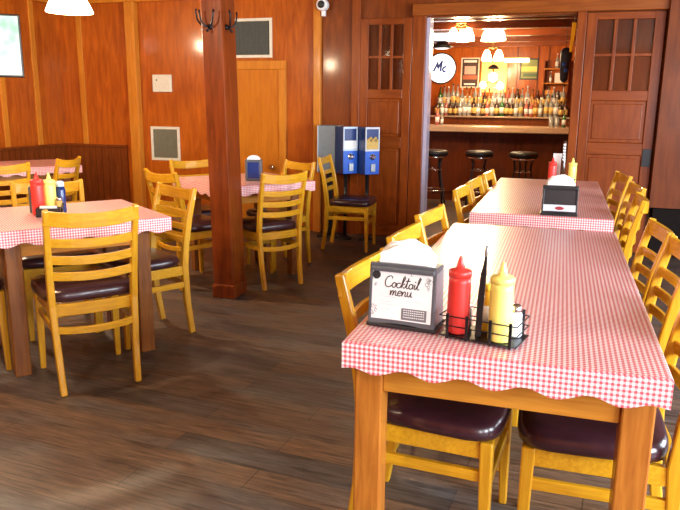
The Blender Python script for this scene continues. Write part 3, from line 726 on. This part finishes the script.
b = B(); box(b,-.03,.03,.06,.12,.02,.67); obj('pole', b, BMETAL, t, .005)
b = B(); box(b,-.12,.12,-.01,.2,0,.02); obj('stand_base', b, BMETAL, t, .005)

# ================================================================ LAMPS IN THE DINING ROOM
def shade(b, c, r, h, M=None):
    lathe(b, [(r,0),(r*1.0,.006),(r*.86,h*.35),(r*.62,h*.75),(r*.35,h),(r*.3,h)], c, 24, M)
def pendant(x, y, z, label, power):
    t = thing('pendant_lamp', label, 'lamp', (x,y,z))
    b = B(); shade(b,(0,0,0),.155,.16); obj('lamp_shade', b, LAMPW, t)
    b = B(); lathe(b,[(.05,.155),(.05,.19),(.015,.21),(.012,2.5-z-.02)],n=14); obj('stem', b, BRASS, t)
    b = B(); lathe(b,[(.07,0),(.07,.01),(.03,.02)],(0,0,2.48-z),20); obj('canopy', b, BRASS, t)
    point('lamp_light', (x,y,z-.05), power)
pendant(-3.27,4.15,1.945,'lit glass bell pendant lamp at the top left of the photo',48)
pendant(-2.75,2.3,2.12,'lit glass pendant lamp above the left foreground table',40)
pendant(-5.2,4.4,2.22,'lit glass pendant lamp above the television, outside the frame',42)
pendant(-1.7,.2,2.15,'added unseen pendant lamp above the open floor',40)  # unseen lamp added to brighten the near table area

# ================================================================ BAR FURNITURE
t = thing('bar_counter', 'long bar counter with pale wood top beyond the opening', 'bar counter', (0,9.8,0))
b = B(); box(b,-2.5,1.3,0,.62,.985,1.07); obj('counter_top', b, BARTOP, t, .012)
b = B(); box(b,-2.45,1.25,.18,.55,0,.985); obj('counter_body', b, BARB, t)
b = B()
for k in range(6): box(b,-2.4+k*.62,-1.86+k*.62,.165,.18,.12,.9)
obj('front_panels', b, BARB, t, .01)
t = thing('back_bar', 'back bar cabinet with stepped shelf holding the liquor bottles', 'bar shelf', (0,11.3,0))
b = B(); box(b,-2.5,.9,.02,.5,0,1.16); obj('cabinet_body', b, WALLR, t)
b = B(); box(b,-2.5,.9,-.02,.5,1.16,1.185); obj('lower_shelf', b, BARTOP, t, .004)
b = B(); box(b,-2.5,.9,.24,.5,1.185,1.33); obj('upper_step', b, WALLR, t, .004)
# bottles
def bottle(kind, mat, capm, h, r, lab):
    o = B(); lathe(o,[(r*.9,0),(r,.006),(r,h*.55),(r*.75,h*.66),(r*.32,h*.74),(r*.30,h*.93),(r*.34,h*.94)],n=12)
    t = obj('liquor_bottle', o, mat)
    b = B(); lathe(b,[(r*.36,h*.93),(r*.36,h),(r*.2,h*1.01)],n=10); obj('cap', b, capm, t)
    b = B(); lathe(b,[(r*1.03,h*.15),(r*1.03,h*.45)],n=12); obj('paper_label', b, lab, t)
    tag(t, kind, 'bottle'); return t
LW, LY, LR = WHITE, plain('ochre_label',(.75,.5,.15),.5), plain('crimson_label',(.45,.03,.04),.5)
kinds = [('clear glass', CLEARG, WHITE, .30,.036, LW), ('amber glass', AMBERG, BLACK, .29,.038, LY), ('green glass', GREENG, BLACK, .30,.036, LW),
         ('dark brown glass', BROWNG, BRASS, .27,.040, LY), ('rosy pink glass', PINKG, BLACK,   .28,.034, LW), ('dark-capped clear', CLEARG, BLACK, .33,.034, LY)]
protos = {}
for row, (yy, zz, rn) in enumerate(((11.38,1.185,'lower row of the back bar'),(11.64,1.33,'raised row of the back bar'))):
    x = -1.98; k = 0
    while x < .02:
        i = random.choice((0,0,0,1,2,3,4,5,5,3)); nm, m1, m2, h, r, lb = kinds[i]
        key = i
        lab = '%s liquor bottle standing in the %s' % (nm, rn)
        if key not in protos: protos[key] = o = bottle(lab, m1, m2, h, r, lb)
        else: o = dup(protos[key]); o.name='liquor_bottle'
        o.location = (x, yy+random.uniform(-.02,.02), zz); o['label'] = lab; o['group'] = '%s bottles in the %s' % (nm, rn)
        s = random.uniform(.9,1.1); o.scale = (s,s,s); o.rotation_euler = (0,0,random.uniform(0,6))
        x += random.uniform(.066,.084)
def single(i, loc, label, s=1.0):
    o = dup(protos[i]); o.name = 'liquor_bottle'; o.location = loc; o['label'] = label; o.scale=(s,s,s)
    if 'group' in o: del o['group']
single(4, (-1.74,10.05,1.07), 'pinkish bottle standing on the left end of the bar counter, larger of the two there', .9)
single(0, (-1.66,9.98,1.07), 'small pale bottle standing on the left end of the bar counter', .6)
single(2, (.0,9.98,1.07), 'green bottle at the right end of the bar counter', .75)
for x_, lab in ((-.16,'clear drinking glass on the bar counter, left of a second one'),(-.09,'clear drinking glass beside the green bottle on the bar')):
    t = thing('drinking_glass', lab, 'glass', (x_,9.98,1.07))
    b = B(); lathe(b,[(.03,0),(.033,.01),(.038,.14),(.035,.14),(.03,.02)],n=16); obj('tumbler', b, CLEARG, t)
    b = B(); lathe(b,[(.029,.021),(.033,.08),(.01,.081)],n=16); obj('drink', b, plain('iced_drink',(.75,.72,.66),.3), t)
# bar stools
def stool(x, y, label, rz):
    t = thing('bar_stool', label, 'bar stool', (x,y,0), rz, 'bar stools along the counter')
    b = B(); lathe(b,[(.15,.70),(.175,.705),(.185,.73),(.18,.76),(.15,.775),(.05,.782)],n=28); obj('seat', b, plain('black_seat_vinyl',(.010,.010,.012),.45), t)
    b = B(); lathe(b,[(.155,.672),(.165,.675),(.165,.70),(.155,.702)],n=28); obj('seat_ring', b, CHROME, t)
    for k in range(4):
        a = PI/4+k*PI/2; c,s = math.cos(a),math.sin(a)
        b = B(); tube(b,[(c*.13,s*.13,.68),(c*.10,s*.10,.58),(c*.13,s*.13,.40),(c*.19,s*.19,.15),(c*.21,s*.21,.0)],[.013,.013,.012,.012,.014],8); obj('leg', b, BMETAL, t)
    b = B(); n=24; tube(b,[(math.cos(2*PI*k/n)*.165,math.sin(2*PI*k/n)*.165,.25) for k in range(n+1)],.010,8); obj('foot_ring', b, CHROME, t)
    b = B(); n=24; tube(b,[(math.cos(2*PI*k/n)*.115,math.sin(2*PI*k/n)*.115,.52) for k in range(n+1)],.007,8); obj('brace_ring', b, CHROME, t)
stool(-1.60,9.12,'black bar stool at left, half hidden by the opening jamb',.3)
stool(-1.02,9.2,'black bar stool in the middle of the three',.1)
stool(-.46,9.2,'black bar stool at right of the three, above the far table end',.5)

# ================================================================ BAR WALL AND LIGHTS
YW = 11.8
t = thing('round_sign', 'round lit white sign with blue script on the bar wall', 'sign', (-2.0,YW,1.94))
b = B(); lathe(b,[(.245,0),(.25,.04),(.235,.055)],(0,0,0),40,Matrix.Rotation(PI/2,4,'X')); obj('rim', b, BMETAL, t)
b = B(); lathe(b,[(.232,.04),(.232,.057),(.22,.060)],(0,0,0),40,Matrix.Rotation(PI/2,4,'X')); obj('lit_face', b, emis('sign_white_light',(.88,.95,1),1.3), t)
b = B(); MM = Matrix.Translation((0,-.0605,0)); script(b,'Mc',-.13,-.05,.175,.034,MM); obj('lettering', b, plain('deep_blue_paint',(.04,.08,.40),.5), t)
b = B(); ribbon(b,[(.03,-.10),(.06,-.13),(.02,-.15)],.018,MM); obj('small_mark', b, plain('red_paint',(.5,.05,.05),.5), t)
def poster(x0,x1,z0,z1,label,name,parts,frame):
    t = thing(name, label, 'picture', ((x0+x1)/2,YW,z0)); w=(x1-x0)/2; h=z1-z0
    b = B(); f=.02; box(b,-w,w,-.02,0,0,f); box(b,-w,w,-.02,0,h-f,h); box(b,-w,-w+f,-.02,0,f,h-f); box(b,w-f,w,-.02,0,f,h-f); obj('frame', b, frame, t, .002)
    b = B(); box(b,-w+f,w-f,-.008,0,f,h-f); c = obj('print', b, parts[0], t)
    for (px0,px1,pz0,pz1,m) in parts[1]:
        b = B(); box(b,px0*w,px1*w,-.011,-.008,pz0*h,pz1*h); obj('printed_block', b, m, c)
DK = plain('dark_print',(.06,.02,.015),.4); OR = plain('dusky_orange_print',(.45,.12,.05),.4)
poster(-1.68,-1.38,1.63,2.11,'dark framed bar poster with a pale band, right of the round sign','poster',(DK,[(-.7,.7,.84,.92,WHITE),(-.6,.6,.45,.72,plain('pale_rose_print',(.75,.42,.35),.5)),(-.75,.75,.28,.42,OR),(-.6,.6,.10,.15,WHITE)]),CREAM)
poster(-.74,-.45,1.76,2.09,'small framed green and yellow picture on the bar wall','framed_picture',(plain('olive_print',(.22,.24,.05),.4),[(-.85,.85,.38,.62,plain('yellow_green_print',(.80,.66,.12),.4)),(-.6,.85,.15,.3,plain('deep_green_print',(.06,.12,.03),.4))]),BMETAL)
# amber panel lit by the lamp, its lamplight put in as emission
t = thing('lamplit_panel', 'amber panel on the bar wall with lamplight put in as glow, above the bottles', 'wall panel', (-1.14,YW,1.56))
b = B(); box(b,-.20,.20,-.03,0,0,.52); obj('panel', b, emis('amber_lamplight_glow',(1,.42,.10),.9), t, .004)
b = B(); box(b,-.215,-.20,-.04,0,-.01,.53); box(b,.20,.215,-.04,0,-.01,.53); box(b,-.215,.215,-.04,0,.52,.535); obj('frame', b, BATT, t, .002)
t = thing('wall_lamp', 'three-globe wall lamp in front of the glowing amber panel', 'lamp', (-1.14,11.62,1.62))
b = B(); tube(b,[(0,.14,.10),(0,0,.12),(-.15,0,.06)],.012,8); tube(b,[(0,0,.12),(.12,0,.06)],.012,8); tube(b,[(0,0,.12),(0,0,.32)],.012,8); obj('arm', b, BRASS, t)
for x_,z_,r_ in ((-.15,.0,.055),(.12,-.02,.06),(0,.10,.075)):
    b = B(); lathe(b,[(r_*.3,0),(r_*.85,r_*.4),(r_,r_),(r_*.8,r_*1.6),(r_*.3,r_*1.95)],(x_,0,z_),16); obj('globe', b, LAMPB, t)
b = B(); lathe(b,[(.09,.30),(.07,.34),(.02,.37)],n=16); obj('lamp_cap', b, BMETAL, t)
t = thing('strip_light', 'warm glowing strip light on the bar wall above the picture', 'lamp', (-.80,YW,2.03))
b = B(); box(b,-.19,.20,-.05,0,0,.06); obj('tube', b, emis('strip_glow',(1,.85,.5),4), t, .008)
b = B(); box(b,-.20,.21,-.06,0,.06,.075); obj('housing', b, BRASS, t, .002)
def ceiling_light(x,y,z,shades,label,r=.085,power=12):
    t = thing('ceiling_light', label, 'lamp', (x,y,0))
    b = B(); lathe(b,[(.07,2.30),(.08,2.33),(.08,2.34)],n=16); tube(b,[(0,0,2.31),(0,0,z+.10)],.012,8); obj('stem', b, BRASS, t)
    b = B()
    for dx,dy,dz in shades: tube(b,[(0,0,z+.11),(dx*.6,dy*.6,z+.13),(dx,dy,z+.09+dz)],.010,8)
    obj('arm', b, BRASS, t)
    for dx,dy,dz in shades:
        b = B(); lathe(b,[(r,-.06),(r*1.0,-.04),(r*.8,.02),(r*.5,.07),(r*.3,.09)],(dx,dy,z+dz),18); obj('lamp_shade', b, LAMPB, t)
    point('bar_light', (x,y,z-.12), power, (1,.72,.40), .1)
ceiling_light(-1.26,8.7,2.17,[(-.09,0,0),(.09,0,0),(0,.14,0)],'lit ceiling fixture with glass shades in the bar, nearest the opening',.075,34)
ceiling_light(-.93,9.2,2.18,[(-.06,-.05,.02),(.08,0,.03),(0,.1,.03)],'brightest lit ceiling fixture in the bar, just right of the nearest one',.08,34)
ceiling_light(-1.06,10.6,2.05,[(-.085,0,0),(.085,0,0)],'far lit ceiling fixture with two glass shades in the bar',.075,34)
# cool glowing box and round fitting near the left of the bar ceiling
t = thing('light_box', 'bluish white lit box under the bar ceiling at left', 'light box', (-1.62,9.3,2.16))
b = B(); box(b,-.20,.10,-.02,.3,.03,.10); obj('lit_face', b, emis('cool_glow',(.62,.72,1),.8), t, .01)
b = B(); box(b,-.21,.17,-.03,.31,.10,.12); obj('housing', b, STEEL, t, .003)
t = thing('ceiling_disc', 'dark round disc with a white centre hanging above the round sign', 'ceiling fitting', (-1.74,10.2,2.14))
b = B(); lathe(b,[(.12,.0),(.155,.015),(.155,.035),(.1,.05),(.01,.2)],n=28); obj('disc', b, BMETAL, t)
b = B(); lathe(b,[(.085,-.006),(.09,.004)],n=24); obj('centre_light', b, emis('disc_glow',(.9,.93,1),1.5), t)
# wall shelf with odds and ends
t = thing('wall_shelf', 'small wooden wall shelves with glasses at right of the bar wall', 'shelf', (-.17,YW,1.45))
for z_ in (.0,.24,.46):
    b = B(); box(b,-.19,.19,-.16,0,z_,z_+.018); obj('shelf_board', b, BATT, t, .002)
for x_ in (-.19,.172):
    b = B(); box(b,x_,x_+.018,-.14,0,0,.6); obj('side_panel', b, WALLD, t, .002)
single(0,(-.17,11.72,1.932),'clear bottle on the top board of the bar wall shelf',.75)
single(0,(-.25,11.72,1.706),'clear bottle on the middle board of the bar wall shelf, beside a white card',.6)
b = B(); box(b,-.06,.06,-.004,.004,0,.15); tag(obj('card', b, WHITE, loc=(-.13,11.68,1.709)),'white card standing on the middle board of the bar wall shelf','card')
b = B(); box(b,-.07,.07,-.04,.04,0,.13); tag(obj('small_box', b, plain('orange_carton',(.85,.32,.04),.5), None, .004, loc=(-.26,11.72,1.469)),'orange carton on the lowest board of the bar wall shelf','box')
b = B(); box(b,-.07,.07,-.04,.04,0,.10); tag(obj('small_box', b, plain('pale_carton',(.75,.72,.68),.5), None, .004, loc=(-.08,11.72,1.469)),'pale carton on the lowest board of the bar wall shelf','box')
# yellow pole and dark ornament hanging at the right jamb
TRL, N, L, bb = newmat('thin_yellow_cloth'); tl = N.new('ShaderNodeBsdfTranslucent'); tl.inputs[0].default_value = (1,.72,.05,1)
bb.inputs['Base Color'].default_value = (.95,.65,.03,1); mx = N.new('ShaderNodeMixShader'); L.new(bb.outputs[0], mx.inputs[1]); L.new(tl.outputs[0], mx.inputs[2]); L.new(mx.outputs[0], N['Material Output'].inputs[0])
t = thing('hanging_pennant', 'narrow bright yellow strip hanging at the right side of the bar opening', 'pennant', (.0,7.19,0))
b = B(); sweep(b,[(.026,0,2.13),(.008,0,1.86)],[(.042,.012),(.022,.012)],(1,0,0)); obj('yellow_strip', b, TRL, t, .002)
b = B(); tube(b,[(.026,0,2.13),(.026,0,2.335)],.003,6); obj('cord', b, BLACK, t)
t = thing('hanging_bag', 'dark bundle with blue patches hanging at the right of the bar opening', 'bundle', (-.035,7.85,0))
b = B(); lathe(b,[(.01,1.60),(.035,1.63),(.045,1.72),(.05,1.80),(.06,1.87),(.055,1.92),(.02,1.95)],n=14)
for v in b.verts: v.co += Vector((random.uniform(-.008,.008),random.uniform(-.008,.008),random.uniform(-.006,.006)))
obj('bundle', b, plain('dark_bundle_cloth',(.03,.03,.05),.6), t)
b = B(); 
for z_,x_ in ((1.83,.01),(1.76,-.01),(1.70,.012)): lathe(b,[(.012,0),(.018,.01),(.018,.03),(.012,.04)],(x_,-.042,z_),8)
obj('blue_patch', b, BLUE, t)
b = B(); tube(b,[(0,0,1.94),(0,0,2.34)],.003,6); obj('cord', b, BLACK, t)
